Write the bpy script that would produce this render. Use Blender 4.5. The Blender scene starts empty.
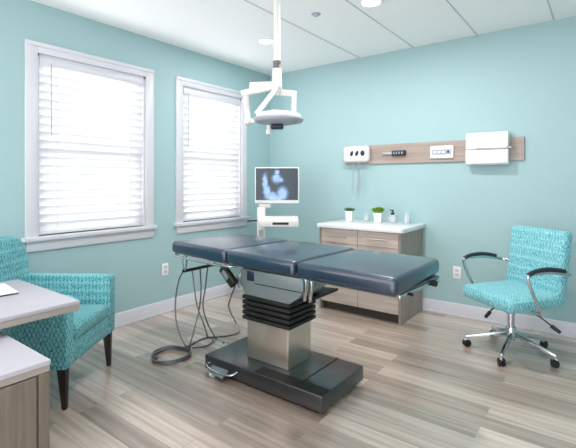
import bpy, bmesh, math, random
from mathutils import Vector, Matrix
random.seed(7)
PI = math.pi
S = bpy.context.scene
COL = S.collection

# ------------------------------------------------------------------ camera, light, exposure
cam_d = bpy.data.cameras.new('camera'); cam = bpy.data.objects.new('camera', cam_d); COL.objects.link(cam)
cam.location = (3.566, -4.325, 1.335)
cam.rotation_euler = (PI/2, 0, math.radians(37.05))
cam_d.sensor_width = 36; cam_d.lens = 420/576*36; cam_d.shift_y = -43/576
cam_d.clip_start = 0.02
S.camera = cam
S.view_settings.view_transform = 'Standard'; S.view_settings.look = 'None'
S.view_settings.gamma = 1; S.view_settings.use_curve_mapping = False
S.view_settings.exposure = 0.42
S.cycles.max_bounces = 10; S.cycles.diffuse_bounces = 6; S.cycles.transparent_max_bounces = 12
S.cycles.sample_clamp_indirect = 6

W = bpy.data.worlds.new('world'); S.world = W; W.use_nodes = True
bg = W.node_tree.nodes['Background']; bg.inputs[0].default_value = (1.0, 0.975, 0.97, 1); bg.inputs[1].default_value = 2.2

def area(name, loc, rot, sx, sy, power, color=(1, 1, 1), spread=PI):
    d = bpy.data.lights.new(name, 'AREA'); d.shape = 'RECTANGLE'; d.size = sx; d.size_y = sy
    d.energy = power; d.color = color; d.spread = spread
    o = bpy.data.objects.new(name, d); COL.objects.link(o); o.location = loc; o.rotation_euler = rot
    return o
WIN = [(-2.88, -1.905), (-1.46, -0.56)]          # window openings along the left wall
WZ0, WZ1 = 0.90, 2.34
for i, (a, b) in enumerate(WIN):                 # daylight outside each window
    area('daylight', (-0.5, (a+b)/2, 1.45), (0, -PI/2, 0), 2.1, 1.6, 50, (0.97, 0.98, 1.0))

# ------------------------------------------------------------------ materials
def new_mat(name):
    m = bpy.data.materials.new(name); m.use_nodes = True
    nt = m.node_tree; return m, nt, nt.nodes, nt.links, nt.nodes['Principled BSDF']
def lin(c):
    return tuple((x/12.92 if x <= .04045 else ((x+.055)/1.055)**2.4) for x in [v/255 for v in c]) + (1,)
def mat(name, rgb, rough=.5, metal=0, var=.05, scale=8, bump=0, bscale=60, coat=0, spec=.5):
    """plain procedural surface: a slight noise variation of the colour, and an optional bump"""
    m, nt, N, L, p = new_mat(name)
    c = lin(rgb)
    tc = N.new('ShaderNodeTexCoord'); no = N.new('ShaderNodeTexNoise'); no.inputs['Scale'].default_value = scale
    no.inputs['Detail'].default_value = 4
    L.new(tc.outputs['Object'], no.inputs['Vector'])
    r = N.new('ShaderNodeMix'); r.data_type = 'RGBA'
    r.inputs[6].default_value = tuple(x*(1-var) for x in c[:3]) + (1,)
    r.inputs[7].default_value = tuple(min(1, x*(1+var)) for x in c[:3]) + (1,)
    L.new(no.outputs['Fac'], r.inputs[0]); L.new(r.outputs[2], p.inputs['Base Color'])
    p.inputs['Roughness'].default_value = rough; p.inputs['Metallic'].default_value = metal
    p.inputs['Specular IOR Level'].default_value = spec
    p.inputs['Coat Weight'].default_value = coat; p.inputs['Coat Roughness'].default_value = .13
    if coat: p.inputs['Coat IOR'].default_value = 1.8
    if bump:
        n2 = N.new('ShaderNodeTexNoise'); n2.inputs['Scale'].default_value = bscale
        L.new(tc.outputs['Object'], n2.inputs['Vector'])
        b = N.new('ShaderNodeBump'); b.inputs['Strength'].default_value = bump; b.inputs['Distance'].default_value = .002
        L.new(n2.outputs['Fac'], b.inputs['Height']); L.new(b.outputs[0], p.inputs['Normal'])
    return m
def wood(name, c1, c2, rough=.45, axis=2, sc=30):
    m, nt, N, L, p = new_mat(name)
    tc = N.new('ShaderNodeTexCoord'); mp = N.new('ShaderNodeMapping')
    s = [sc, sc, sc]; s[axis] = sc*.05
    mp.inputs['Scale'].default_value = s
    no = N.new('ShaderNodeTexNoise'); no.inputs['Scale'].default_value = 1; no.inputs['Detail'].default_value = 5
    no.inputs['Roughness'].default_value = .6
    L.new(tc.outputs['Object'], mp.inputs[0]); L.new(mp.outputs[0], no.inputs['Vector'])
    cr = N.new('ShaderNodeValToRGB'); e = cr.color_ramp.elements
    e[0].position = .32; e[0].color = lin(c1); e[1].position = .68; e[1].color = lin(c2)
    L.new(no.outputs['Fac'], cr.inputs[0]); L.new(cr.outputs[0], p.inputs['Base Color'])
    p.inputs['Roughness'].default_value = rough
    return m
def fabric(name, cdark, cmid, clight, cell=(240, 240, 115)):
    """woven teal upholstery with an elongated link pattern"""
    m, nt, N, L, p = new_mat(name)
    tc = N.new('ShaderNodeTexCoord'); mp = N.new('ShaderNodeMapping'); mp.inputs['Scale'].default_value = cell
    L.new(tc.outputs['Object'], mp.inputs[0])
    wb = N.new('ShaderNodeTexNoise'); wb.inputs['Scale'].default_value = .35; L.new(mp.outputs[0], wb.inputs['Vector'])
    ad = N.new('ShaderNodeVectorMath'); ad.operation = 'MULTIPLY_ADD'; ad.inputs[1].default_value = (4.5, 4.5, 4.5)
    L.new(wb.outputs['Color'], ad.inputs[0]); L.new(mp.outputs[0], ad.inputs[2])
    sp = N.new('ShaderNodeSeparateXYZ'); L.new(ad.outputs[0], sp.inputs[0])
    cs = []
    for k in range(3):
        n = N.new('ShaderNodeMath'); n.operation = 'COSINE'; L.new(sp.outputs[k], n.inputs[0]); cs.append(n.outputs[0])
    a1 = N.new('ShaderNodeMath'); a1.operation = 'ADD'; L.new(cs[0], a1.inputs[0]); L.new(cs[1], a1.inputs[1])
    a2 = N.new('ShaderNodeMath'); a2.operation = 'ADD'; L.new(a1.outputs[0], a2.inputs[0]); L.new(cs[2], a2.inputs[1])
    v = N.new('ShaderNodeMath'); v.operation = 'ABSOLUTE'; L.new(a2.outputs[0], v.inputs[0])
    cr = N.new('ShaderNodeValToRGB'); e = cr.color_ramp.elements
    e[0].position = .12; e[0].color = lin(cdark); e[1].position = .5; e[1].color = lin(cmid)
    x = e.new(.95); x.color = lin(clight)
    L.new(v.outputs[0], cr.inputs[0])
    no = N.new('ShaderNodeTexNoise'); no.inputs['Scale'].default_value = 90; L.new(tc.outputs['Object'], no.inputs['Vector'])
    mx = N.new('ShaderNodeMix'); mx.data_type = 'RGBA'; mx.inputs[0].default_value = .35
    cr2 = N.new('ShaderNodeValToRGB'); e = cr2.color_ramp.elements
    e[0].position = .35; e[0].color = lin(cdark); e[1].position = .65; e[1].color = lin(clight)
    L.new(no.outputs['Fac'], cr2.inputs[0])
    L.new(cr.outputs[0], mx.inputs[6]); L.new(cr2.outputs[0], mx.inputs[7]); L.new(mx.outputs[2], p.inputs['Base Color'])
    p.inputs['Roughness'].default_value = .9; p.inputs['Specular IOR Level'].default_value = .15
    p.inputs['Sheen Weight'].default_value = .2
    b = N.new('ShaderNodeBump'); b.inputs['Strength'].default_value = .3; b.inputs['Distance'].default_value = .003
    L.new(v.outputs[0], b.inputs['Height']); L.new(b.outputs[0], p.inputs['Normal'])
    return m
def emis(name, rgb, strength):
    m, nt, N, L, p = new_mat(name)
    p.inputs['Base Color'].default_value = (.9, .9, .9, 1)
    p.inputs['Emission Color'].default_value = rgb + (1,); p.inputs['Emission Strength'].default_value = strength
    return m

M = {}
M['wall'] = mat('teal wall paint', (162, 192, 196), .6, var=.02, scale=1.5, bump=.15, bscale=250)
M['ceiling'] = mat('white ceiling tile', (247, 247, 247), .85, var=.01, bump=.3, bscale=300)
M['grid'] = mat('ceiling joint grey', (196, 202, 206), .7)
M['trim'] = mat('white painted trim', (213, 212, 220), .35, var=.01)
M['white'] = mat('white plastic', (236, 236, 236), .35, var=.01)
M['white_metal'] = mat('white enamelled metal', (226, 224, 222), .3, var=.01)
M['grey_lens'] = mat('grey frosted lens', (168, 172, 182), .4, var=.02)
M['pot'] = mat('white glazed ceramic', (245, 245, 243), .25, var=.01)
M['counter'] = mat('white solid counter', (235, 234, 236), .2, var=.02)
M['laminate'] = mat('pale grey laminate', (182, 179, 188), .4, var=.02, spec=.4)
M['laminate_edge'] = wood('taupe laminate edge', (150, 140, 134), (166, 156, 150), axis=1)
M['vinyl'] = mat('navy vinyl', (20, 44, 66), .32, var=.04, bump=.1, bscale=180, spec=.7, coat=.4)
M['black'] = mat('black coated metal', (24, 27, 31), .3, var=.05, spec=.8, coat=.3)
M['rubber'] = mat('black rubber', (16, 16, 18), .6)
M['pad'] = mat('charcoal arm pad', (36, 42, 50), .5)
M['chrome'] = mat('chrome', (200, 204, 208), .15, metal=1, var=.02)
M['chrome_dull'] = mat('dull grey hose', (112, 112, 114), .35, metal=.6)
M['grey_metal'] = mat('grey green painted metal', (132, 146, 148), .35, metal=.35, var=.02)
M['silver'] = mat('silver handle metal', (190, 188, 190), .3, metal=.9)
M['dark_wood'] = mat('espresso stained wood', (34, 28, 27), .35, var=.1)
M['navy'] = mat('dark blue plastic', (28, 42, 66), .35)
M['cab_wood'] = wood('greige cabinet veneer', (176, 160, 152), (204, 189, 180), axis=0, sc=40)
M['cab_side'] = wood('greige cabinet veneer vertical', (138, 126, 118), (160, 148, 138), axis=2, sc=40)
M['desk_wood'] = wood('taupe desk veneer', (106, 95, 87), (126, 114, 104), axis=2, sc=45)
M['board_wood'] = wood('greige rail veneer', (152, 136, 128), (176, 160, 152), axis=0, sc=30)
M['arm_fabric'] = fabric('teal link fabric', (34, 122, 132), (66, 158, 168), (140, 204, 210))
M['office_fabric'] = fabric('light teal link fabric', (50, 146, 158), (86, 174, 185), (156, 212, 220), cell=(235, 235, 115))
M['leaf'] = mat('fresh green leaf', (124, 172, 50), .5, var=.4, scale=60)
M['leaf_dull'] = mat('grey green leaf', (96, 124, 84), .5, var=.4, scale=60)
M['soil'] = mat('potting soil', (50, 40, 32), .9)
M['paper'] = mat('white paper', (240, 240, 242), .6)
M['shadowgap'] = mat('dark recess', (70, 62, 58), .7)

def floor_mat():
    m, nt, N, L, p = new_mat('grey oak plank floor')
    tc = N.new('ShaderNodeTexCoord')
    br = N.new('ShaderNodeTexBrick'); br.offset = .37; br.offset_frequency = 2
    br.inputs['Scale'].default_value = 1; br.inputs['Mortar Size'].default_value = .0012
    br.inputs['Brick Width'].default_value = 1.15; br.inputs['Row Height'].default_value = .125
    br.inputs['Color1'].default_value = (0, 0, 0, 1); br.inputs['Color2'].default_value = (1, 1, 1, 1)
    br.inputs['Mortar'].default_value = (0.1, .1, .1, 1)
    L.new(tc.outputs['Object'], br.inputs['Vector'])
    # long grain streaks along the planks
    mp = N.new('ShaderNodeMapping'); mp.inputs['Scale'].default_value = (1.1, 26, 1)
    L.new(tc.outputs['Object'], mp.inputs[0])
    add = N.new('ShaderNodeVectorMath'); add.operation = 'ADD'
    L.new(mp.outputs[0], add.inputs[0])
    mul = N.new('ShaderNodeVectorMath'); mul.operation = 'SCALE'; mul.inputs['Scale'].default_value = 9
    L.new(br.outputs['Color'], mul.inputs[0]); L.new(mul.outputs[0], add.inputs[1])
    no = N.new('ShaderNodeTexNoise'); no.inputs['Scale'].default_value = 1; no.inputs['Detail'].default_value = 6
    no.inputs['Roughness'].default_value = .6; L.new(add.outputs[0], no.inputs['Vector'])
    mix = N.new('ShaderNodeMix'); mix.data_type = 'RGBA'; mix.inputs[0].default_value = .72
    L.new(br.outputs['Color'], mix.inputs[6]); L.new(no.outputs['Fac'], mix.inputs[7])
    cr = N.new('ShaderNodeValToRGB'); e = cr.color_ramp.elements
    e[0].position = .26; e[0].color = lin((134, 116, 104)); e[1].position = .74; e[1].color = lin((222, 205, 193))
    x = e.new(.5); x.color = lin((181, 162, 149))
    L.new(mix.outputs[2], cr.inputs[0]); L.new(cr.outputs[0], p.inputs['Base Color'])
    p.inputs['Roughness'].default_value = .3; p.inputs['Coat Weight'].default_value = 1; p.inputs['Coat Roughness'].default_value = .26; p.inputs['Coat IOR'].default_value = 1.75
    b = N.new('ShaderNodeBump'); b.inputs['Strength'].default_value = .12; b.inputs['Distance'].default_value = .002
    L.new(no.outputs['Fac'], b.inputs['Height']); L.new(b.outputs[0], p.inputs['Normal'])
    return m
M['floor'] = floor_mat()

def slat_mat():
    m, nt, N, L, p = new_mat('white translucent blind slat')
    p.inputs['Base Color'].default_value = (.60, .61, .63, 1); p.inputs['Roughness'].default_value = .5
    t = N.new('ShaderNodeBsdfTranslucent'); t.inputs[0].default_value = (.96, .98, 1, 1)
    mx = N.new('ShaderNodeMixShader'); mx.inputs[0].default_value = .13
    L.new(p.outputs[0], mx.inputs[1]); L.new(t.outputs[0], mx.inputs[2])
    L.new(mx.outputs[0], N['Material Output'].inputs[0]); return m
M['slat'] = slat_mat()
def thin_glass(name, tint=(1, 1, 1), refl=.1, alpha=.9):
    m, nt, N, L, p = new_mat(name)
    t = N.new('ShaderNodeBsdfTransparent'); t.inputs[0].default_value = tint + (1,)
    p.inputs['Base Color'].default_value = (.85, .9, .92, 1); p.inputs['Roughness'].default_value = .05
    mx = N.new('ShaderNodeMixShader'); mx.inputs[0].default_value = 1-alpha
    L.new(t.outputs[0], mx.inputs[1]); L.new(p.outputs[0], mx.inputs[2])
    L.new(mx.outputs[0], N['Material Output'].inputs[0]); return m
M['pane'] = thin_glass('window glass', alpha=.93)
M['jar_glass'] = thin_glass('clear jar glass', tint=(.93, .96, .97), alpha=.72)
M['lamp_on'] = emis('lit downlight', (1, .98, .95), 14)

def screen_mat():
    """the scan on the monitor: pale blue soft shapes on near black, in the screen's own plane"""
    m, nt, N, L, p = new_mat('scan on screen')
    tc = N.new('ShaderNodeTexCoord'); sp = N.new('ShaderNodeSeparateXYZ'); L.new(tc.outputs['Object'], sp.inputs[0])
    def M_(op, a, b=None, c=None):
        n = N.new('ShaderNodeMath'); n.operation = op
        for i, v in enumerate((a, b, c)):
            if v is None: continue
            if isinstance(v, (int, float)): n.inputs[i].default_value = v
            else: L.new(v, n.inputs[i])
        return n.outputs[0]
    nz = N.new('ShaderNodeTexNoise'); nz.inputs['Scale'].default_value = 28; L.new(tc.outputs['Object'], nz.inputs['Vector'])
    wob = M_('MULTIPLY', M_('SUBTRACT', nz.outputs['Fac'], .5), .03)
    X = M_('ADD', sp.outputs[0], wob); Z = M_('ADD', sp.outputs[2], wob)
    def ell(cx, cz, rx, rz, soft=.5, g=1.0):
        dx = M_('DIVIDE', M_('SUBTRACT', X, cx), rx); dz = M_('DIVIDE', M_('SUBTRACT', Z, cz), rz)
        d = M_('SQRT', M_('ADD', M_('MULTIPLY', dx, dx), M_('MULTIPLY', dz, dz)))
        n = N.new('ShaderNodeMapRange'); n.interpolation_type = 'SMOOTHSTEP'
        n.inputs[1].default_value = 1+soft; n.inputs[2].default_value = 1-soft
        n.inputs[3].default_value = 0; n.inputs[4].default_value = g
        L.new(d, n.inputs[0]); return n.outputs[0]
    parts = [ell(-.005, .075, .045, .05), ell(0.0, .14, .025, .03), ell(.04, .06, .03, .025),
             ell(-.13, .03, .028, .09), ell(-.11, -.06, .04, .06), ell(-.06, -.12, .07, .045),
             ell(.06, -.09, .055, .07), ell(0, -.14, .08, .035)]
    acc = parts[0]
    for q in parts[1:]: acc = M_('MAXIMUM', acc, q)
    n3 = N.new('ShaderNodeTexNoise'); n3.inputs['Scale'].default_value = 22; L.new(tc.outputs['Object'], n3.inputs['Vector'])
    acc = M_('MULTIPLY', acc, M_('ADD', M_('MULTIPLY', n3.outputs['Fac'], .5), .6))
    cr = N.new('ShaderNodeValToRGB'); e = cr.color_ramp.elements
    e[0].position = 0; e[0].color = lin((42, 58, 70)); e[1].position = 1; e[1].color = lin((176, 208, 240))
    x = e.new(.45); x.color = lin((92, 130, 172))
    L.new(acc, cr.inputs[0])
    p.inputs['Base Color'].default_value = (.01, .01, .012, 1); p.inputs['Roughness'].default_value = .25
    L.new(cr.outputs[0], p.inputs['Emission Color']); p.inputs['Emission Strength'].default_value = .9
    return m
M['screen'] = screen_mat()

# ------------------------------------------------------------------ mesh helpers
class MB:
    def __init__(s): s.bm = bmesh.new()
    def _merge(s, b, mtx=None):
        if mtx is not None: b.transform(mtx)
        me = bpy.data.meshes.new('tmp'); b.to_mesh(me); b.free(); s.bm.from_mesh(me); bpy.data.meshes.remove(me)
    def box(s, x0, x1, y0, y1, z0, z1, bev=0, seg=2, mtx=None):
        b = bmesh.new(); bmesh.ops.create_cube(b, size=1)
        for v in b.verts:
            v.co = Vector(((x0+x1)/2+v.co.x*(x1-x0), (y0+y1)/2+v.co.y*(y1-y0), (z0+z1)/2+v.co.z*(z1-z0)))
        if bev: bmesh.ops.bevel(b, geom=b.edges[:], offset=bev, segments=seg, profile=.5, affect='EDGES')
        s._merge(b, mtx); return s
    def hexa(s, pts, bev=0, seg=2, mtx=None):
        """eight corners: four below, four above, both counter-clockwise"""
        b = bmesh.new(); v = [b.verts.new(p) for p in pts]
        for f in ((3, 2, 1, 0), (4, 5, 6, 7), (0, 1, 5, 4), (1, 2, 6, 5), (2, 3, 7, 6), (3, 0, 4, 7)): b.faces.new([v[i] for i in f])
        if bev: bmesh.ops.bevel(b, geom=b.edges[:], offset=bev, segments=seg, profile=.5, affect='EDGES')
        s._merge(b, mtx); return s
    def prism(s, pts, d0, d1, axis='y', bev=0, seg=2, mtx=None):
        """outline in the plane across the axis, pushed from d0 to d1"""
        b = bmesh.new()
        f = {'y': lambda p, d: (p[0], d, p[1]), 'x': lambda p, d: (d, p[0], p[1]), 'z': lambda p, d: (p[0], p[1], d)}[axis]
        a = [b.verts.new(f(p, d0)) for p in pts]; c = [b.verts.new(f(p, d1)) for p in pts]
        n = len(pts); b.faces.new(a); b.faces.new(c[::-1])
        for i in range(n): b.faces.new((a[i], c[i], c[(i+1) % n], a[(i+1) % n]))
        bmesh.ops.recalc_face_normals(b, faces=b.faces[:])
        if bev: bmesh.ops.bevel(b, geom=b.edges[:], offset=bev, segments=seg, profile=.5, affect='EDGES')
        s._merge(b, mtx); return s
    def cyl(s, p0, p1, r0, r1=None, n=20, caps=True):
        r1 = r0 if r1 is None else r1
        p0, p1 = Vector(p0), Vector(p1); d = p1-p0
        b = bmesh.new(); bmesh.ops.create_cone(b, cap_ends=caps, segments=n, radius1=r0, radius2=r1, depth=d.length)
        s._merge(b, Matrix.Translation((p0+p1)/2) @ d.to_track_quat('Z', 'Y').to_matrix().to_4x4()); return s
    def ball(s, c, r, sc=(1, 1, 1), u=16, v=10):
        b = bmesh.new(); bmesh.ops.create_uvsphere(b, u_segments=u, v_segments=v, radius=r)
        s._merge(b, Matrix.Translation(c) @ Matrix.Diagonal((*sc, 1))); return s
    def lathe(s, prof, c=(0, 0, 0), n=32, mtx=None):
        b = bmesh.new(); rings = []
        for r, z in prof:
            rings.append([b.verts.new((c[0]+r*math.cos(2*PI*i/n), c[1]+r*math.sin(2*PI*i/n), c[2]+z)) for i in range(n)] if r > 1e-6
                         else [b.verts.new((c[0], c[1], c[2]+z))])
        for A, B_ in zip(rings, rings[1:]):
            for i in range(n):
                j = (i+1) % n
                if len(A) == 1 and len(B_) == 1: continue
                if len(A) == 1: b.faces.new((A[0], B_[j], B_[i]))
                elif len(B_) == 1: b.faces.new((A[i], A[j], B_[0]))
                else: b.faces.new((A[i], A[j], B_[j], B_[i]))
        bmesh.ops.recalc_face_normals(b, faces=b.faces[:])
        s._merge(b, mtx); return s
    def tube(s, pts, r, n=10, smooth=6, closed=False):
        P = [Vector(p) for p in pts]
        if smooth:
            Q = []; m = len(P); rng = range(m if closed else m-1)
            for i in rng:
                a = P[(i-1) % m] if closed or i > 0 else P[0]; b_ = P[i]; c = P[(i+1) % m]
                d = P[(i+2) % m] if closed or i+2 < m else P[-1]
                for k in range(smooth):
                    t = k/smooth
                    Q.append(.5*((2*b_)+(c-a)*t+(2*a-5*b_+4*c-d)*t*t+(3*b_-a-3*c+d)*t**3))
            if not closed: Q.append(P[-1])
            P = Q
        b = bmesh.new(); rings = []; m = len(P); up = None
        for i in range(m):
            t = (P[(i+1) % m]-P[i-1]) if closed else (P[min(i+1, m-1)]-P[max(i-1, 0)])
            t.normalize()
            if up is None: up = Vector((0, 0, 1)) if abs(t.z) < .9 else Vector((1, 0, 0))
            u = (up-t*up.dot(t)).normalized(); w = t.cross(u); up = u
            rings.append([b.verts.new(P[i]+(u*math.cos(2*PI*k/n)+w*math.sin(2*PI*k/n))*r) for k in range(n)])
        for i in range(m if closed else m-1):
            A, B_ = rings[i], rings[(i+1) % m]
            for k in range(n): b.faces.new((A[k], A[(k+1) % n], B_[(k+1) % n], B_[k]))
        if not closed: b.faces.new(rings[0][::-1]); b.faces.new(rings[-1])
        bmesh.ops.recalc_face_normals(b, faces=b.faces[:])
        s._merge(b); return s
    def build(s, name, m, parent=None, ang=.6, loc=None, label=None):
        for f in s.bm.faces: f.smooth = True
        for e in s.bm.edges:
            if len(e.link_faces) != 2 or e.calc_face_angle(0) > ang: e.smooth = False
        me = bpy.data.meshes.new(name); s.bm.to_mesh(me); s.bm.free()
        me.materials.append(m)
        o = bpy.data.objects.new(name, me); COL.objects.link(o)
        if parent: o.parent = parent
        if loc: o.location = loc
        if label: o['label'] = label
        return o
def thing(name, label, cat, loc=(0, 0, 0), rz=0, group=None):
    o = bpy.data.objects.new(name, None); COL.objects.link(o); o.location = loc; o.rotation_euler = (0, 0, rz)
    o.empty_display_size = .1
    o['label'] = label; o['category'] = cat
    if group: o['group'] = group
    return o
def tag(o, label, cat, group=None, kind=None):
    o['label'] = label; o['category'] = cat
    if group: o['group'] = group
    if kind: o['kind'] = kind
    return o
def struct(o): o['kind'] = 'structure'; return o
def copy_tree(o, parent=None):
    c = o.copy(); COL.objects.link(c); c.parent = parent
    for ch in list(o.children): copy_tree(ch, c)
    return c

# ------------------------------------------------------------------ room shell
H = 2.74; XR = 4.4; YF = -4.75
struct(MB().box(0, XR, YF, 0, -.1, 0).build('floor', M['floor']))
struct(MB().box(-.14, XR+.1, YF, .12, H, H+.1).build('ceiling', M['ceiling']))
struct(MB().box(-.14, XR+.1, 0, .12, -.1, H).build('wall_back', M['wall']))
struct(MB().box(XR, XR+.1, YF, 0, -.1, H).build('wall_right', M['wall']))
b = MB(); ys = [YF] + [v for w in WIN for v in w] + [0]
b.box(-.14, 0, YF, 0, -.1, WZ0); b.box(-.14, 0, YF, 0, WZ1, H)
for i in (0, 2, 4): b.box(-.14, 0, ys[i], ys[i+1], WZ0, WZ1)
struct(b.build('wall_left', M['wall']))
b = MB()
for k in range(5): b.box(1.335+.625*k-.006, 1.335+.625*k+.006, YF, 0, H-.003, H+.001)
struct(b.build('trim_1', M['grid']))
def baseboard(name, pts):
    b = MB(); prof = [(0, 0), (.016, 0), (.016, .105), (.010, .122), (0, .125)]
    if name.endswith('left'): b.prism(prof, YF, 0, 'y')
    else: b.prism([(-p[0], p[1]) for p in prof], .016, XR, 'x')
    q = MB()
    if name.endswith('left'): b.box(.016, .026, YF, 0, 0, .02, .003)
    else: b.box(.016, XR, -.026, -.016, 0, .02, .003)
    return struct(b.build(name, M['trim']))
baseboard('baseboard_left', None); baseboard('baseboard_back', None)

for wi, (a, c) in enumerate(WIN):
    w = MB()
    oy0, oy1 = a-.088, c+.088
    w.box(-.001, .022, oy0, a, WZ0-.03, 2.425, .004)          # side casings
    w.box(-.001, .022, c, oy1, WZ0-.03, 2.425, .004)
    w.box(-.001, .0215, a-.002, c+.002, WZ1, 2.425, .004)
    w.box(.02, .028, oy0, oy1, 2.39, 2.425, .003)             # back band along the head
    wo = struct(w.build('window_%d' % (wi+1), M['trim']))
    s = MB(); s.box(-.10, .055, oy0-.02, oy1+.02, WZ0-.034, WZ0, .006); s.box(-.001, .02, oy0+.015, oy1-.0, WZ0-.115, WZ0-.034, .004)
    s.build('window_sill', M['trim'], wo)
    j = MB()                                                   # jambs
    j.box(-.14, 0, a-.001, a+.018, WZ0, WZ1); j.box(-.14, 0, c-.018, c+.001, WZ0, WZ1); j.box(-.14, 0, a, c, WZ1-.018, WZ1+.001)
    j.build('window_jamb', M['trim'], wo)
    sf = MB(); y0, y1 = a+.018, c-.018
    mid = 1.56
    for (z0, z1, x) in ((WZ0, mid+.02, -.105), (mid-.02, WZ1-.018, -.13)):
        sf.box(x, x+.025, y0, y0+.045, z0, z1, .003); sf.box(x, x+.025, y1-.045, y1, z0, z1, .003)
        sf.box(x+.001, x+.024, y0+.04, y1-.04, z0, z0+.05, .003); sf.box(x+.001, x+.024, y0+.04, y1-.04, z1-.045, z1, .003)
    so = sf.build('window_sash', M['trim'], wo)
    MB().box(-.094, -.09, y0+.04, y1-.04, WZ0+.04, mid-.02).build('pane', M['pane'], so)
    MB().box(-.119, -.115, y0+.04, y1-.04, mid+.02, WZ1-.05).build('pane', M['pane'], so)
    # blind inside the jambs
    bl = thing('window_blind', ['white horizontal blind in the large left window behind the armchair',
                                'white horizontal blind in the right window behind the exam table head'][wi], 'window blind',
               (-.036, (a+c)/2, WZ1-.0185), 0, 'lowered white window blinds')
    hw = (c-a)/2-.019
    MB().box(-.026, .04, -hw, hw, -.065, 0, .006).build('headrail', M['trim'], bl)
    sl = MB(); pitch = .066; zt = -.085; zb = -(WZ1-.02-WZ0)+.03
    n = int((zt-zb-.04)/pitch); th = math.radians(67)
    for k in range(n+1):
        z = zt-.02-k*pitch
        prev = None
        segs = []
        for q in range(5):
            t = (q/4-.5)*.093; cz = .004*(1-(2*t/.093)**2)
            segs.append((t*math.cos(th)+cz*math.sin(th), z+t*math.sin(th)*1-cz*math.cos(th)))
        bm = sl.bm
        A = [bm.verts.new((p[0], -hw, p[1])) for p in segs]; B_ = [bm.verts.new((p[0], hw, p[1])) for p in segs]
        for q in range(4): bm.faces.new((A[q], A[q+1], B_[q+1], B_[q]))
    sl.build('slats', M['slat'], bl, ang=3)
    MB().box(-.025, .025, -hw, hw, zb-.026, zb-.008, .005).build('bottom_rail', M['trim'], bl)
    wy = -hw+.085 if wi == 0 else -hw+.06
    wn = MB().cyl((.045, wy, -.045), (.047, wy, -.62), .0045, n=10); wn.cyl((.03, wy, -.045), (.045, wy, -.045), .003, n=8)
    wn.build('tilt_wand', M['grey_lens'], bl)
    for yy in (-hw+.14, hw-.14):
        MB().box(.0235, .0255, yy-.002, yy+.002, zb-.01, -.06).build('ladder_cord', M['trim'], bl)

# ------------------------------------------------------------------ ceiling fittings
def downlight(loc, label, r, power):
    t = thing('downlight', label, 'ceiling light', loc, 0, 'round recessed ceiling lights')
    MB().lathe([(r*.80, -.001), (r*.80, -.006), (r*.95, -.008), (r, -.004), (r, 0)]).build('bezel', M['white'], t)
    MB().lathe([(0, -.003), (r*.80, -.003)]).build('lens', M['lamp_on'], t)
    d = bpy.data.lights.new('downlight_glow', 'AREA'); d.shape = 'DISK'; d.size = r*1.5; d.energy = power; d.color = (1, .97, .93)
    o = bpy.data.objects.new('downlight_glow', d); COL.objects.link(o); o.parent = t; o.location = (0, 0, -.012)
    return t
downlight((2.1, -1.30, H), 'round lit downlight nearest the camera, beside a ceiling joint', .09, 20)
downlight((.85, -1.09, H), 'round lit downlight partly behind the lamp pole', .08, 8)
downlight((2.1, -3.0, H), 'added fill downlight above the near end of the room, out of view', .09, 6)  # added out of view to brighten desk, front floor and armchair
downlight((3.35, -1.30, H), 'added fill downlight above the office chair side, out of view', .09, 4)  # another unseen fitting, added as fill for the right side
t = thing('sprinkler_head', 'small grey domed detector on the ceiling between pole and near downlight', 'ceiling detector', (1.625, -1.363, H))
MB().lathe([(0, -.02), (.02, -.018), (.028, -.004), (.04, -.002), (.04, 0)]).build('dome', M['grey_lens'], t)

# ------------------------------------------------------------------ examination table
T = thing('examination_table', 'navy vinyl exam table with black base and steel column in the room centre', 'examination table',
          (1.80, -2.04, 0), 0)
def ct(x, y): return (x-1.80, y+2.04)
b = MB(); b.box(-.475, .495, -.285, .225, .025, .12, .008, 3)
base = b.build('base', M['black'], T)
MB().box(-.45, .45, -.255, .20, .0, .031).build('plinth', M['rubber'], base)
MB().box(-.02, .492, -.282, -.19, .119, .1225, .001, 1).build('step_plate', M['rubber'], base)
MB().box(.30, .306, -.27, .22, .1195, .1225).build('seam', M['rubber'], base)
MB().box(-.21, .145, -.135, .125, .12, .405, .004).build('column', mat('brushed steel', (214, 204, 192), .32, metal=.85, var=.03), T)
b = MB()
b.box(-.205, .14, -.135, .115, .385, .56)
for k in range(5): b.box(-.232, .175, -.165, .145, .387+k*.035, .413+k*.035, .006, 2)
b.build('bellows', M['rubber'], T)
MB().prism([(-.22, -.15), (.20, -.15), (.262, .0), (.262, .30), (-.22, .14)], .560, .578, 'z', .003).build('top_plate', M['rubber'], T)
# grey housing
b = MB()
b.prism([(-.25, .73), (-.25, .645), (-.225, .57), (-.20, .555), (.17, .552), (.235, .60), (.28, .645), (.28, .73)], -.16, .12, 'y', .006)
hs = b.build('housing', M['grey_metal'], T)
MB().box(-.19, -.125, -.163, -.10, .655, .722, .004).build('control_slot', M['navy'], hs)
MB().box(-.12, .281, -.1625, -.158, .641, .646).build('seam', M['rubber'], hs)
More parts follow.
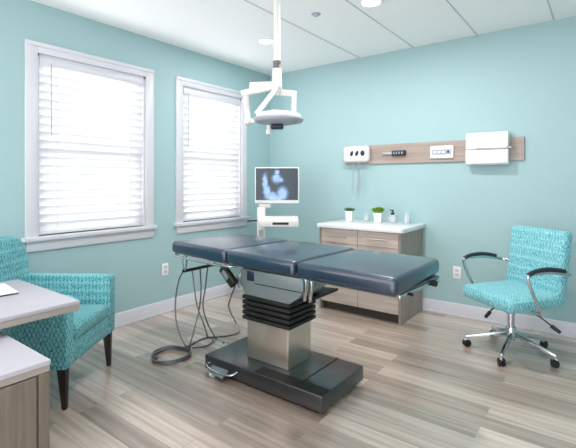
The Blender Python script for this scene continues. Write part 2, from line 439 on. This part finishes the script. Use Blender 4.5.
# cushions, slightly turned against the base
R5 = Matrix.Rotation(math.radians(-4.6), 4, 'Z') @ Matrix.Identity(4)
OFF = Matrix.Translation((0, .05, 0))
MX = OFF @ R5
def cushion(x0, x1, z0=.772, z1=.866):
    b = bmesh.new(); nx, ny = 14, 16; y0, y1 = -.345, .345; hz = (z1-z0)/2; R = .030
    m = MB()
    m.box(x0, x1, y0, y1, z0, z1, R, 6)
    for v in m.bm.verts:                       # crown of the padding
        u = (v.co.x-(x0+x1)/2)/((x1-x0)/2); w = v.co.y/.345
        if v.co.z > (z0+z1)/2: v.co.z += .006*(1-u*u)*(1-w*w)
        if x1 > .9 and u > 0: v.co.x -= .03*w*u
        k = .005*(u*u)*(w*w)                   # softly pinched corners
        v.co.x -= math.copysign(k, u) if abs(u) > .5 else 0
        v.co.y -= math.copysign(k, w) if abs(w) > .5 else 0
    m.bm.transform(MX)
    return m.build('cushion', M['vinyl'], T, ang=1.2)
c1 = cushion(-.925, -.272); c2 = cushion(-.266, .352); c3 = cushion(.358, .975)
for c_, (x0, x1) in ((c1, (-.95, -.29)), (c2, (-.25, .34)), (c3, (.37, .96))):
    b = MB().box(x0, x1, -.28, .28, .757, .774, .004); b.bm.transform(MX)
    b.build('cushion_board', M['black'], c_)
# chassis under the cushions
b = MB().box(-.24, .62, -.13, .13, .725, .758, .006); b.box(-.62, -.2, -.22, -.19, .735, .757, .003); b.box(-.62, -.2, .19, .22, .735, .757, .003)
b.box(.35, .94, -.22, -.19, .735, .757, .003); b.box(.35, .94, .19, .22, .735, .757, .003)
b.bm.transform(MX); b.build('chassis', M['grey_metal'], T)
# accessory rails
def rail(pts, r=.009, name='side_rail', m=None):
    b = MB().tube(pts, r, 10, 6); b.bm.transform(MX); return b.build(name, m or M['chrome'], T)
rail([(-.96, -.18, .752), (-.94, -.30, .752), (-.86, -.325, .751), (-.6, -.33, .75), (-.33, -.33, .75), (-.24, -.29, .752), (-.24, -.2, .752)])
rail([(-.96, .18, .752), (-.94, .30, .752), (-.86, .325, .751), (-.6, .33, .75), (-.30, .33, .75), (-.24, .2, .752)])
b = MB().box(.945, .962, -.225, .27, .735, .757, .003); b.box(.90, .96, -.22, -.20, .74, .757, .002); b.box(.90, .96, .2, .22, .74, .757, .002)
b.bm.transform(MX); b.build('end_rail', M['chrome'], T)
for yy, kr in ((-.12, .009), (.19, .018)):
    b = MB().cyl((.95, yy, .745), (.98, yy, .742), kr, n=16); b.bm.transform(MX); b.build('clamp_knob', M['rubber'], T)
# silver hinge brackets under the foot joint
for xx in (.295, .335):
    b = MB().prism([(xx, .60), (xx+.011, .60), (xx+.024, .70), (xx+.025, .757), (xx-.01, .757), (xx-.002, .69)], -.185, -.165, 'y', .003)
    b.build('hinge_bracket', M['chrome'], T)
b = MB().tube([(-.24, -.10, .72), (-.26, -.14, .69), (-.27, -.155, .64), (-.25, -.15, .60)], .02, 10, 4)
b.build('elbow_arm', M['grey_metal'], T)
# head-end accessory bar
MB().box(-.912, -.888, -.135, .225, .610, .632, .004).build('accessory_bar', M['rubber'], T)
for yy in (-.12, .21):
    MB().tube([(-.90, yy, .757), (-.905, yy-.012, .70), (-.90, yy, .62)], .006, 8, 4).tube([(-.88, yy, .757), (-.885, yy+.012, .70), (-.89, yy, .62)], .006, 8, 4).build('bar_hanger', M['chrome'], T)
# foot pedal at the base
ft = MB().tube([(-.42, -.275, .075), (-.43, -.31, .07), (-.34, -.335, .06), (-.20, -.325, .06), (-.16, -.275, .08)], .006, 8, 5).build('foot_pedal', M['chrome'], T)
MB().hexa([(-.40, -.33, .03), (-.24, -.345, .03), (-.24, -.28, .05), (-.40, -.28, .05), (-.40, -.33, .045), (-.24, -.345, .045), (-.24, -.28, .07), (-.40, -.28, .07)], .004).build('pedal_pad', M['grey_metal'], ft)
MB().cyl((-.375, -.31, .025), (-.355, -.31, .025), .025, n=20).build('pedal_wheel', M['white'], ft)

hc = thing('hand_control', 'black handheld table control hooked on the exam table side', 'remote control', (1.495, -2.262, .680))
tilt = Matrix.Rotation(math.radians(42), 4, 'Y')
MB().box(-.08, .08, -.022, .022, -.031, .031, .010, 3, mtx=tilt).build('control_body', M['rubber'], hc)
MB().tube([(-.045, 0, .055), (-.052, .004, .075), (-.045, .02, .09), (-.04, .035, .085)], .006, 8, 3).build('hook', M['silver'], hc)
MB().box(-.05, .02, -.026, -.021, -.016, .016, .002, 1, mtx=tilt).build('keypad', M['grey_metal'], hc)

# hoses hanging from the table head to the floor
G = 'grey hoses hanging at the exam table head'
def hose(pts, label, r=.0058, sm=8):
    o = MB().tube(pts, r, 8, sm).build('hose', M['chrome_dull'])
    return tag(o, label, 'hose', G)
hose([(0.9, -2.163, 0.625), (0.846, -2.169, 0.543), (0.84, -2.198, 0.389), (0.892, -2.234, 0.249), (0.965, -2.254, 0.154), (1.028, -2.257, 0.093), (1.017, -2.21, 0.03)],
     'front grey hose dropping to the coil at its left')
hose([(0.9, -2.082, 0.623), (0.957, -2.11, 0.508), (1.007, -2.122, 0.361), (1.089, -2.123, 0.221), (0.866, -1.88, 0.006), (0.967, -1.916, 0.006), (1.001, -2.023, 0.006), (0.97, -2.141, 0.02)],
     'grey hose second from the left, bending toward the table')
hose([(0.9, -1.998, 0.626), (1.017, -2.09, 0.473), (1.02, -2.113, 0.321), (1.035, -2.176, 0.186), (1.042, -2.221, 0.085), (0.988, -2.176, 0.02)],
     'grey hose swinging down left from the accessory bar')
hose([(0.9, -1.911, 0.624), (1.057, -2.084, 0.479), (1.045, -2.094, 0.361), (1.108, -2.109, 0.244), (0.938, -1.855, 0.006), (1.071, -1.891, 0.006)],
     'grey hose curving right to end near the black base')
hose([(1.456, -2.159, 0.578), (1.362, -2.104, 0.479), (1.279, -2.042, 0.367), (0.809, -1.481, 0.006), (0.995, -1.635, 0.006), (0.965, -1.776, 0.006), (0.863, -1.911, 0.006), (0.882, -2.087, 0.006), (0.886, -2.21, 0.006)],
     'long grey hose beside the column running along the floor')
coil = []
cx, cy = .940, -2.315
for k in range(34):
    a = k*2*PI/12; r = .135+.008*math.sin(k*1.3)
    coil.append((cx+r*math.cos(a), cy+r*math.sin(a), .008+.010*(k//12)+.002*(k % 3)))
b = MB().tube(coil, .0085, 8, 4)
tag(b.build('coiled_hose', M['chrome_dull']), 'grey hose coiled in loops on the floor left of the table', 'hose')

# ------------------------------------------------------------------ ceiling-mounted surgical lamp
L_ = thing('surgical_lamp', 'white ceiling-hung exam lamp with articulated arms above the table', 'surgical lamp', (1.633, -1.90, 1.775), math.radians(37.05))
MB().cyl((0, 0, .40), (0, 0, .98), .0255, n=28).build('pole', M['white_metal'], L_)
MB().lathe([(.0, .955), (.10, .955), (.11, .965), (.11, .98), (0, .98)]).build('ceiling_mount', M['white_metal'], L_)
MB().lathe([(.0, .385), (.026, .385), (.029, .392), (.029, .402), (.027, .406), (.027, .424), (.029, .428), (.029, .444), (.0, .448)]).build('collar', mat('taupe grey collar', (112, 100, 104), .4), L_)
MB().lathe([(0, .20), (.030, .20), (.036, .21), (.037, .30), (.034, .388), (0, .39)]).build('hub', M['white_metal'], L_)
def arm(p0, p1, w, h, name='arm', m='white_metal'):
    p0, p1 = Vector(p0), Vector(p1); d = p1-p0
    q = d.to_track_quat('X', 'Z').to_matrix().to_4x4()
    b = MB().box(-h/2, d.length+h/2, -w/2, w/2, -h/2, h/2, min(w, h)*.22, 3, mtx=Matrix.Translation(p0) @ q)
    return b.build(name, M[m], L_)
arm((-.005, .0, .262), (-.245, .03, .215), .045, .046)
arm((-.03, .045, .278), (-.185, .09, .284), .04, .05)
arm((-.235, .03, .215), (-.215, .01, -.005), .035, .036)
arm((-.01, -.04, .225), (-.14, -.06, .055), .034, .036)
arm((.02, .0, .215), (.125, .02, .208), .04, .04)
arm((.128, .02, .208), (.125, .02, .07), .028, .036)
MB().cyl((.022, -.05, .185), (.022, -.05, .245), .008, n=12).build('lock_knob', M['grey_lens'], L_)
MB().ball((-.216, .0, .0), .03, (1, 1, 1)).build('pivot', M['white_metal'], L_)
arm((-.216, .0, .0), (-.16, .0, .005), .035, .034)
MB().lathe([(.0, .07), (.09, .068), (.145, .058), (.165, .045), (.172, .022), (.168, .008), (.0, .006)], (.012, 0, 0), 48).build('dome', M['white_metal'], L_)
rim = MB().lathe([(.168, .028), (.182, .022), (.186, .010), (.174, -.006), (.13, -.016), (.08, -.022), (.0, -.024), (0, .0), (.16, .01)], (.012, 0, 0), 48)
rim.build('light_head', M['grey_lens'], L_)
MB().box(-.045, .048, -.035, .035, -.058, -.022, .012, 3).build('grip', M['pad'], L_)
hd = MB().lathe([(0, -.10), (.016, -.10), (.02, -.095), (.02, -.07), (.014, -.06), (.014, -.03), (0, -.03)], (-.06, -.02, 0), 20)
hd.build('sterile_handle', M['white'], L_)

# ------------------------------------------------------------------ monitor cart by the corner
ang = math.radians(37.05)
K = thing('monitor_stand', 'white upright monitor stand with tray behind the exam table', 'monitor stand', (.60, -.80, 0), ang)
MB().box(-.095, -.005, -.03, .045, .10, 1.05, .012, 3).build('column', M['white_metal'], K)
MB().box(-.075, -.025, -.034, -.03, .25, .80, .001, 1).build('cable_cover', M['grey_lens'], K)
MB().lathe([(0, .13), (.08, .12), (.2, .085), (.24, .07), (.24, .06), (0, .06)]).build('base', M['white_metal'], K)
for q in range(4):
    a = PI/4+q*PI/2; x, y = .19*math.cos(a), .19*math.sin(a)
    cst = MB().cyl((x, y, .03), (x, y, .065), .01, n=10).build('castor', M['grey_lens'], K)
    MB().cyl((x-.01, y, .0275), (x+.01, y, .0275), .0275, n=16).build('wheel', M['rubber'], cst)
b = MB(); b.prism([(-.17, .85), (.0, .915), (.0, .955), (-.17, .925)], -.07, .355, 'x', .008, 3)
tr = b.build('tray', M['white_metal'], K)
b = MB().prism([(-.1725, .873), (-.169, .873), (-.169, .898), (-.1725, .898)], .08, .25, 'x'); b.build('tray_slot', M['pad'], tr)
MB().cyl((-.19, -.03, .90), (-.09, -.03, .905), .008, n=10).ball((-.19, -.03, .90), .012).build('side_handle', M['pad'], K)
Mo = thing('monitor', 'flat monitor showing a pale blue scan on dark ground', 'monitor', (.702, -.731, 1.287), ang)
MB().box(-.241, .241, -.018, .02, -.195, .198, .006, 3).build('housing', M['white'], Mo)
MB().box(-.20, -.07, .0, .05, -.245, -.195, .01, 2).box(-.195, -.10, -.01, .045, -.236, -.2, .008, 2).build('neck', M['white_metal'], Mo)
sc = MB().box(-.230, .230, -.0195, -.0175, -.16, .188).build('screen', M['screen'], Mo)

# ------------------------------------------------------------------ counter cabinet
Cb = thing('base_cabinet', 'greige wood base cabinet with drawers and doors against the back wall', 'cabinet', (1.17, -.6, 0))
CW, CD = .89, .573
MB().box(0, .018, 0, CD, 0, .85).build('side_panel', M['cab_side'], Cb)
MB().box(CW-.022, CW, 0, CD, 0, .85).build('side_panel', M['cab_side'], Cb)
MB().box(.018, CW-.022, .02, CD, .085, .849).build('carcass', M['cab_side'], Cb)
MB().box(.018, CW-.022, .06, .075, 0, .085).build('toe_kick', M['shadowgap'], Cb)
def handle(par, x0, x1, z, vertical=False):
    b = MB()
    if vertical:
        b.cyl((x0, -.028, z), (x0, -.028, x1), .006, n=12); b.cyl((x0, -.028, z+.015), (x0, 0, z+.015), .004, n=8); b.cyl((x0, -.028, x1-.015), (x0, 0, x1-.015), .004, n=8)
    else:
        b.cyl((x0, -.028, z), (x1, -.028, z), .006, n=12); b.cyl((x0+.015, -.028, z), (x0+.015, 0, z), .004, n=8); b.cyl((x1-.015, -.028, z), (x1-.015, 0, z), .004, n=8)
    b.build('handle', M['silver'], par)
for x0, x1, hx in ((.021, .441, (.12, .32)), (.445, .865, (.56, .76))):
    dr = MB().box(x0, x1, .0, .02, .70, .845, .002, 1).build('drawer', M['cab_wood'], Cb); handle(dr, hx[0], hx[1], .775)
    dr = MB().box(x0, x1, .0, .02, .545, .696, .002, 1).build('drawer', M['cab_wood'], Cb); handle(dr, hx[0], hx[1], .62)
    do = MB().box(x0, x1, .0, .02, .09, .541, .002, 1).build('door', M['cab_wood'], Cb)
    handle(do, x1-.03 if x0 < .1 else x0+.03, .50, .36, True)
ct_ = MB()
pts = [(1.155, -.001), (1.155, -.628)]
pts += [(2.04+.045*math.sin(a), -.583-.045*math.cos(a)) for a in [i*PI/2/6 for i in range(7)]]
pts += [(2.085, -.001)]
ct_.prism(pts, .851, .893, 'z', .005)
tag(ct_.build('countertop', M['counter']), 'white rounded-corner countertop on the greige base cabinet', 'countertop')
TOP = .8935

def plant(x, y, w, h, m, label, spread, lh, n):
    t = thing('potted_plant', label, 'potted plant', (x, y, TOP), .3, 'small plants in white pots on the counter')
    b = MB().hexa([(-w*.42, -w*.42, 0), (w*.42, -w*.42, 0), (w*.42, w*.42, 0), (-w*.42, w*.42, 0),
                   (-w/2, -w/2, h), (w/2, -w/2, h), (w/2, w/2, h), (-w/2, w/2, h)], .006, 3)
    b.build('pot', M['pot'], t)
    MB().box(-w*.42, w*.42, -w*.42, w*.42, h-.002, h+.003).build('soil', M['soil'], t)
    f = MB(); bm = f.bm
    for i in range(n):
        a = random.random()*2*PI; rr = random.random()**.5*w*.40
        bx, by = rr*math.cos(a), rr*math.sin(a); L0 = lh*(.35+.7*random.random())*(1.15-.5*rr/(w*.42)); lean = spread*(rr/(w*.42)*.7+.5*random.random())
        dx, dy = math.cos(a), math.sin(a); wx, wy = -dy, dx; wd = .010
        P = [(0, .35), (.35, 1), (.7, .8), (1, .05)]; prev = None
        for s_, wdt in P:
            cxx = bx+dx*lean*s_; cyy = by+dy*lean*s_; cz = h+L0*(s_-.22*s_*s_)
            v1 = bm.verts.new((cxx+wx*wd*wdt, cyy+wy*wd*wdt, cz)); v2 = bm.verts.new((cxx-wx*wd*wdt, cyy-wy*wd*wdt, cz))
            v3 = bm.verts.new((cxx, cyy, cz-.004))
            if prev:
                bm.faces.new((prev[0], v1, v3, prev[2])); bm.faces.new((prev[2], v3, v2, prev[1])); bm.faces.new((prev[1], v2, v1, prev[0]))
            prev = (v1, v2, v3)
    f.build('foliage', m, t, ang=3)
plant(1.325, -.24, .074, .115, M['leaf_dull'], 'small dull green plant in a white pot at the counter left end', .035, .05, 130)
plant(1.632, -.17, .084, .105, M['leaf'], 'bright green bushy plant in a white pot in the counter middle', .042, .085, 240)
# pump bottle
t = thing('pump_bottle', 'clear pump bottle with dark grey pump right of the bright green plant', 'bottle', (1.775, -.12, TOP))
MB().box(-.042, .042, -.03, .03, 0, .085, .010, 3).build('bottle_body', M['jar_glass'], t)
MB().box(-.034, .034, -.023, .023, .004, .06, .008, 2).build('liquid', mat('pale lilac soap', (206, 206, 216), .3), t)
p_ = MB().cyl((0, 0, .085), (0, 0, .112), .018, n=16); p_.cyl((0, 0, .112), (0, 0, .128), .006, n=10); p_.box(-.03, .015, -.009, .009, .126, .138, .003)
p_.build('pump', M['pad'], t)
def jar(x, y, r, h, label, cotton=True):
    t = thing('glass_jar', label, 'jar', (x, y, TOP), 0, 'clear glass jars on the counter')
    MB().lathe([(0, .001), (r, .001), (r, h), (r-.003, h), (r-.003, .005), (0, .005)], n=28).build('jar_body', M['jar_glass'], t)
    MB().lathe([(0, h+.012), (.01, h+.012), (r+.002, h+.008), (r+.002, h+.001), (0, h+.001)], n=28).build('lid', M['jar_glass'], t)
    MB().ball((0, 0, h*.33), r*.82, (1, 1, h*.33/(r*.82)*.9)).build('contents', M['white'], t)
jar(1.93, -.11, .036, .105, 'clear glass jar at the right end of the counter')
jar(1.475, -.12, .032, .07, 'short clear glass jar between the two potted plants')

# ------------------------------------------------------------------ wall rail and its devices
tag(MB().box(1.15, 2.985, -.022, -.0005, 1.525, 1.735, .002, 1).build('equipment_rail', M['board_wood']),
    'long greige wood board mounted on the back wall', 'wall board')
D = thing('diagnostic_unit', 'white rounded diagnostic unit with dark instrument heads at board left end', 'diagnostic unit', (1.315, -.023, 1.637))
MB().box(-.155, .165, -.078, 0, -.092, .092, .037, 6).build('unit_body', M['white'], D)
for i, x in enumerate((-.035, .03, .10)):
    b = MB().ball((0, 0, 0), .03, (.62+.25*(i == 2), .4, 1.05)); b.bm.transform(Matrix.Translation((x, -.08, .008)) @ Matrix.Rotation(.35 if i < 2 else 0, 4, 'Y'))
    b.build('instrument_head', M['navy'], D)
b = MB()
for r_ in range(3):
    for c_ in range(2): b.box(-.125+c_*.022, -.112+c_*.022, -.080, -.077, -.022+r_*.022, -.012+r_*.022)
b.build('buttons', M['grey_lens'], D)
for (x, ln, w) in ((-.03, .30, .0045), (.035, .315, .009), (.05, .26, .004)):
    b = MB().cyl((x, -.05, -.09), (x, -.05, -.09-ln*.45), .0035, n=8); b.cyl((x, -.05, -.09-ln*.45), (x, -.05, -.09-ln), w*.8, w, n=12)
    b.build('hanging_cord', M['grey_lens'], D)
E1 = thing('tool_holder', 'slim dark tool holder with silver end on the wood board', 'tool holder', (1.755, -.023, 1.633))
MB().box(-.02, .13, -.035, 0, -.028, .028, .008, 3).build('holder_body', M['pad'], E1)
MB().box(-.13, -.015, -.022, -.002, -.014, .012, .005, 2).build('silver_end', M['silver'], E1)
for k in range(4): MB().box(.0+k*.03, .014+k*.03, -.0375, -.034, -.012, .014, .002, 1).build('slot', M['grey_lens'], E1)
E2 = thing('switch_plate', 'flat white control plate on the board beside the large dispenser', 'control plate', (2.259, -.023, 1.626))
MB().box(-.114, .114, -.02, 0, -.063, .063, .006, 2).build('plate', M['white'], E2)
MB().box(-.095, .095, -.0225, -.0195, -.026, .026, .001, 1).build('inset', M['grey_lens'], E2)
MB().box(.055, .075, -.025, -.022, -.012, .012, .002, 1).build('button', M['navy'], E2)
for k in range(3): MB().box(-.08+k*.042, -.052+k*.042, -.0245, -.022, -.01, .010, .001, 1).build('socket', M['white'], E2)
E3 = thing('paper_dispenser', 'large white two-part dispenser box on the right end of the board', 'dispenser', (2.692, -.023, 1.64))
bb = [(0, -.155), (-.06, -.155), (-.085, -.14), (-.085, -.012), (0, -.012)]
MB().prism(bb, -.19, .175, 'x', .008, 3).build('lower_box', M['white'], E3)
MB().prism([(0, -.010), (-.095, -.010), (-.095, .09), (-.07, .15), (0, .155)], -.185, .178, 'x', .01, 3).build('upper_lid', M['white'], E3)
MB().box(-.09, .17, -.10, -.08, -.006, .012, .003).build('lid_lip', M['silver'], E3)
MB().cyl((.178, -.06, .0), (.20, -.06, .0), .014, n=16).build('latch', M['silver'], E3)

def outlet(loc, rz, label):
    t = thing('wall_outlet', label, 'outlet', loc, rz, 'white wall outlets')
    MB().box(-.038, .038, -.006, -.0005, -.06, .06, .004, 2).build('cover_plate', M['white'], t)
    for z in (-.022, .022):
        s = MB().box(-.017, .017, -.0085, -.005, z-.015, z+.015, .004, 2).build('socket', M['trim'], t)
        MB().box(-.008, -.006, -.0095, -.008, z-.004, z+.007).box(.006, .008, -.0095, -.008, z-.004, z+.007).build('slots', M['pad'], s)
outlet((0, -1.674, .44), PI/2, 'white outlet on the left wall under the windows')
outlet((2.397, 0, .43), 0, 'white outlet on the back wall left of the office chair')

# ------------------------------------------------------------------ desk and pedestal
DK = thing('desk', 'pale grey desk top corner in front of the teal armchair', 'desk', (.735, -3.28, 0))
MB().box(0, .745, -1.35, 0, .722, .742, .003, 2).build('desktop', M['laminate'], DK)
MB().box(.002, .743, -1.348, -.002, .692, .7225, .002, 1).build('desktop_edge', M['laminate_edge'], DK)
MB().box(.02, .045, -1.33, -.02-.3, 0, .693).build('side_panel', M['desk_wood'], DK)
MB().box(.045, .26, -1.33, -1.30, 0, .693).build('side_panel', M['desk_wood'], DK)
PD = thing('desk_pedestal', 'low taupe cabinet with pale top in the bottom left corner', 'cabinet', (1.87, -3.587, 0))
MB().box(-.80, 0, -.90, 0, .632, .651, .002, 1).build('cabinet_top', M['laminate'], PD)
MB().box(-.795, -.012, -.895, -.012, .0, .632).build('carcass', M['desk_wood'], PD)
MB().box(-.795, -.003, -.9, -.003, .607, .632, .001, 1).build('top_edge', M['laminate_edge'], PD)
MB().box(-.02, -.003, -.042, -.004, .0, .606).build('end_stile', M['desk_wood'], PD)
for k in range(2):
    MB().box(-.02, -.002, -.47-.425*k, -.05-.425*k, .06, .60, .002, 1).build('door', M['desk_wood'], PD)
NB = thing('tablet', 'thin white tablet lying on the pale desk top', 'tablet', (.99, -3.49, .7425), math.radians(-6))
MB().box(-.16, .11, -.11, .085, 0, .006, .002, 2).build('casing', M['pad'], NB)
MB().box(-.159, .109, -.109, .084, .006, .012, .002, 2).build('cover', M['paper'], NB)

# ------------------------------------------------------------------ armchair
A = thing('armchair', 'teal patterned upholstered armchair with dark legs below the left window', 'armchair', (.590, -3.118, 0), math.radians(36))
FA = M['arm_fabric']; WD = .33; DP = .375
MB().box(-DP, DP-.01, -WD+.01, WD-.01, .235, .375, .018, 3).build('seat_base', FA, A)
sc_ = MB().box(-.22, DP+.002, -.228, .228, .372, .465, .03, 5)
for v in sc_.bm.verts:
    if v.co.z > .44: v.co.z += .012*(1-(v.co.y/.23)**2)
sc_.build('seat_cushion', FA, A)
for s_ in (-1, 1):
    y0, y1 = sorted((s_*WD, s_*(WD-.09)))
    b = MB().prism([(-.36, .24), (DP, .24), (DP+.004, .648), (DP-.02, .658), (-.36, .665)], y0, y1, 'y', .014, 3)
    b.build('armrest', FA, A)
# backrest: rounded top, raked
b = MB(); outline = []
hwid = .325
for i in range(25):
    a = PI*i/24; outline.append((hwid*math.copysign(abs(math.cos(a))**.62, math.cos(a)), .78+.185*abs(math.sin(a))**.8))
outline = [(hwid-.02, .36)] + outline + [(-hwid+.02, .36)]
b.prism(outline, -.06, .06, 'x', .028, 4)
b.bm.transform(Matrix.Translation((-.255, 0, .38)) @ Matrix.Rotation(math.radians(-9), 4, 'Y') @ Matrix.Translation((0, 0, -.38)))
b.build('backrest', FA, A, ang=1.2)
for (x, y) in ((DP-.04, WD-.04), (DP-.04, -WD+.04), (-DP+.05, WD-.05), (-DP+.05, -WD+.05)):
    sx = .012 if x > 0 else -.02
    MB().hexa([(x-.013+sx, y-.013, 0), (x+.013+sx, y-.013, 0), (x+.013+sx, y+.013, 0), (x-.013+sx, y+.013, 0),
               (x-.025, y-.025, .238), (x+.025, y-.025, .238), (x+.025, y+.025, .238), (x-.025, y+.025, .238)], .003, 2).build('leg', M['dark_wood'], A)

# ------------------------------------------------------------------ office chair
O = thing('office_chair', 'light teal patterned swivel office chair with chrome base at the right', 'office chair', (2.98, -.66, 0), math.radians(232))
FO = M['office_fabric']       # local +x is where the chair faces
b = MB().box(-.26, .25, -.265, .265, .40, .498, .035, 5)
for v in b.bm.verts:
    u = v.co.x/.25
    if v.co.z > .47: v.co.z += .01*(1-(v.co.y/.265)**2)
    if v.co.x > .1: v.co.z -= .9*(v.co.x-.1)**2
b.build('seat', FO, O, ang=1.2)
b = MB().box(-.045, .045, -.265, .265, 0, .50, .035, 5)
for v in b.bm.verts: v.co.x += .25*((v.co.y)**2)*1.2 - .10*(v.co.z-.2)**2*0
b.bm.transform(Matrix.Translation((-.235, 0, .462)) @ Matrix.Rotation(math.radians(-8), 4, 'Y'))
b.build('backrest', FO, O, ang=1.2)
MB().box(-.12, .13, -.09, .09, .375, .405, .006).build('seat_plate', M['black'], O)
MB().cyl((0, 0, .19), (0, 0, .38), .025, n=20).cyl((0, 0, .30), (0, 0, .378), .034, n=20).build('gas_lift', M['chrome'], O)
hb = MB().lathe([(0, .20), (.035, .20), (.042, .185), (.042, .11), (.03, .10), (0, .10)], n=24).build('hub', M['chrome'], O)
for s_ in (-1, 1):
    y = s_*.335
    fr = MB().tube([(.05, s_*.20, .392), (.05, s_*.30, .395), (.06, y, .42), (.13, y, .55), (.17, y, .655), (.14, y, .682), (.0, y, .69), (-.13, y, .675), (-.21, y*.97, .66), (-.245, s_*.27, .655)], .0125, 10, 5)
    ar = fr.build('arm_frame', M['chrome'], O)
    pd = MB().tube([(.165, y, .682), (.10, y, .705), (0, y, .712), (-.10, y, .700), (-.15, y, .688)], .016, 10, 5)
    pd.build('arm_pad', M['pad'], ar)
for (p0, p1, p2) in (((.02, .08, .385), (.02, .24, .378), (-.02, .40, .30)), ((.12, .03, .385), (.22, .06, .375), (.31, .10, .34))):
    lv = MB().tube([p0, p1, p2], .006, 8, 4).build('lever', M['black'], O)
    d = (Vector(p2)-Vector(p1)).normalized()*.05
    MB().cyl(Vector(p2)-d, Vector(p2)+d*.3, .014, .012, n=12).build('paddle', M['rubber'], lv)
for k in range(5):
    a = math.radians(196+72*k-232); ca, sa = math.cos(a), math.sin(a)
    Rz = Matrix.Rotation(a, 4, 'Z')
    b = MB().hexa([(.03, -.02, .12), (.33, -.012, .068), (.33, .012, .068), (.03, .02, .12), (.03, -.017, .165), (.33, -.010, .092), (.33, .010, .092), (.03, .017, .165)], .006, 2)
    b.bm.transform(Rz); lg = b.build('base_spoke', M['chrome'], O)
    b = MB().cyl((.322, 0, .04), (.322, 0, .078), .009, n=10); b.box(.30, .34, -.01, .01, .045, .064, .006, 2); b.bm.transform(Rz)
    cs = b.build('castor', M['silver'], O)
    for s_ in (-1, 1):
        w = MB().lathe([(0, .004*1), (.022, .004), (.029, .008), (.029, .019), (.024, .023), (0, .023)], n=24)
        w.bm.transform(Rz @ Matrix.Translation((.318, 0, .029)) @ Matrix.Rotation(.5, 4, 'Z') @ Matrix.Rotation(-s_*PI/2, 4, 'X'))
        w.build('wheel', M['rubber'], cs)
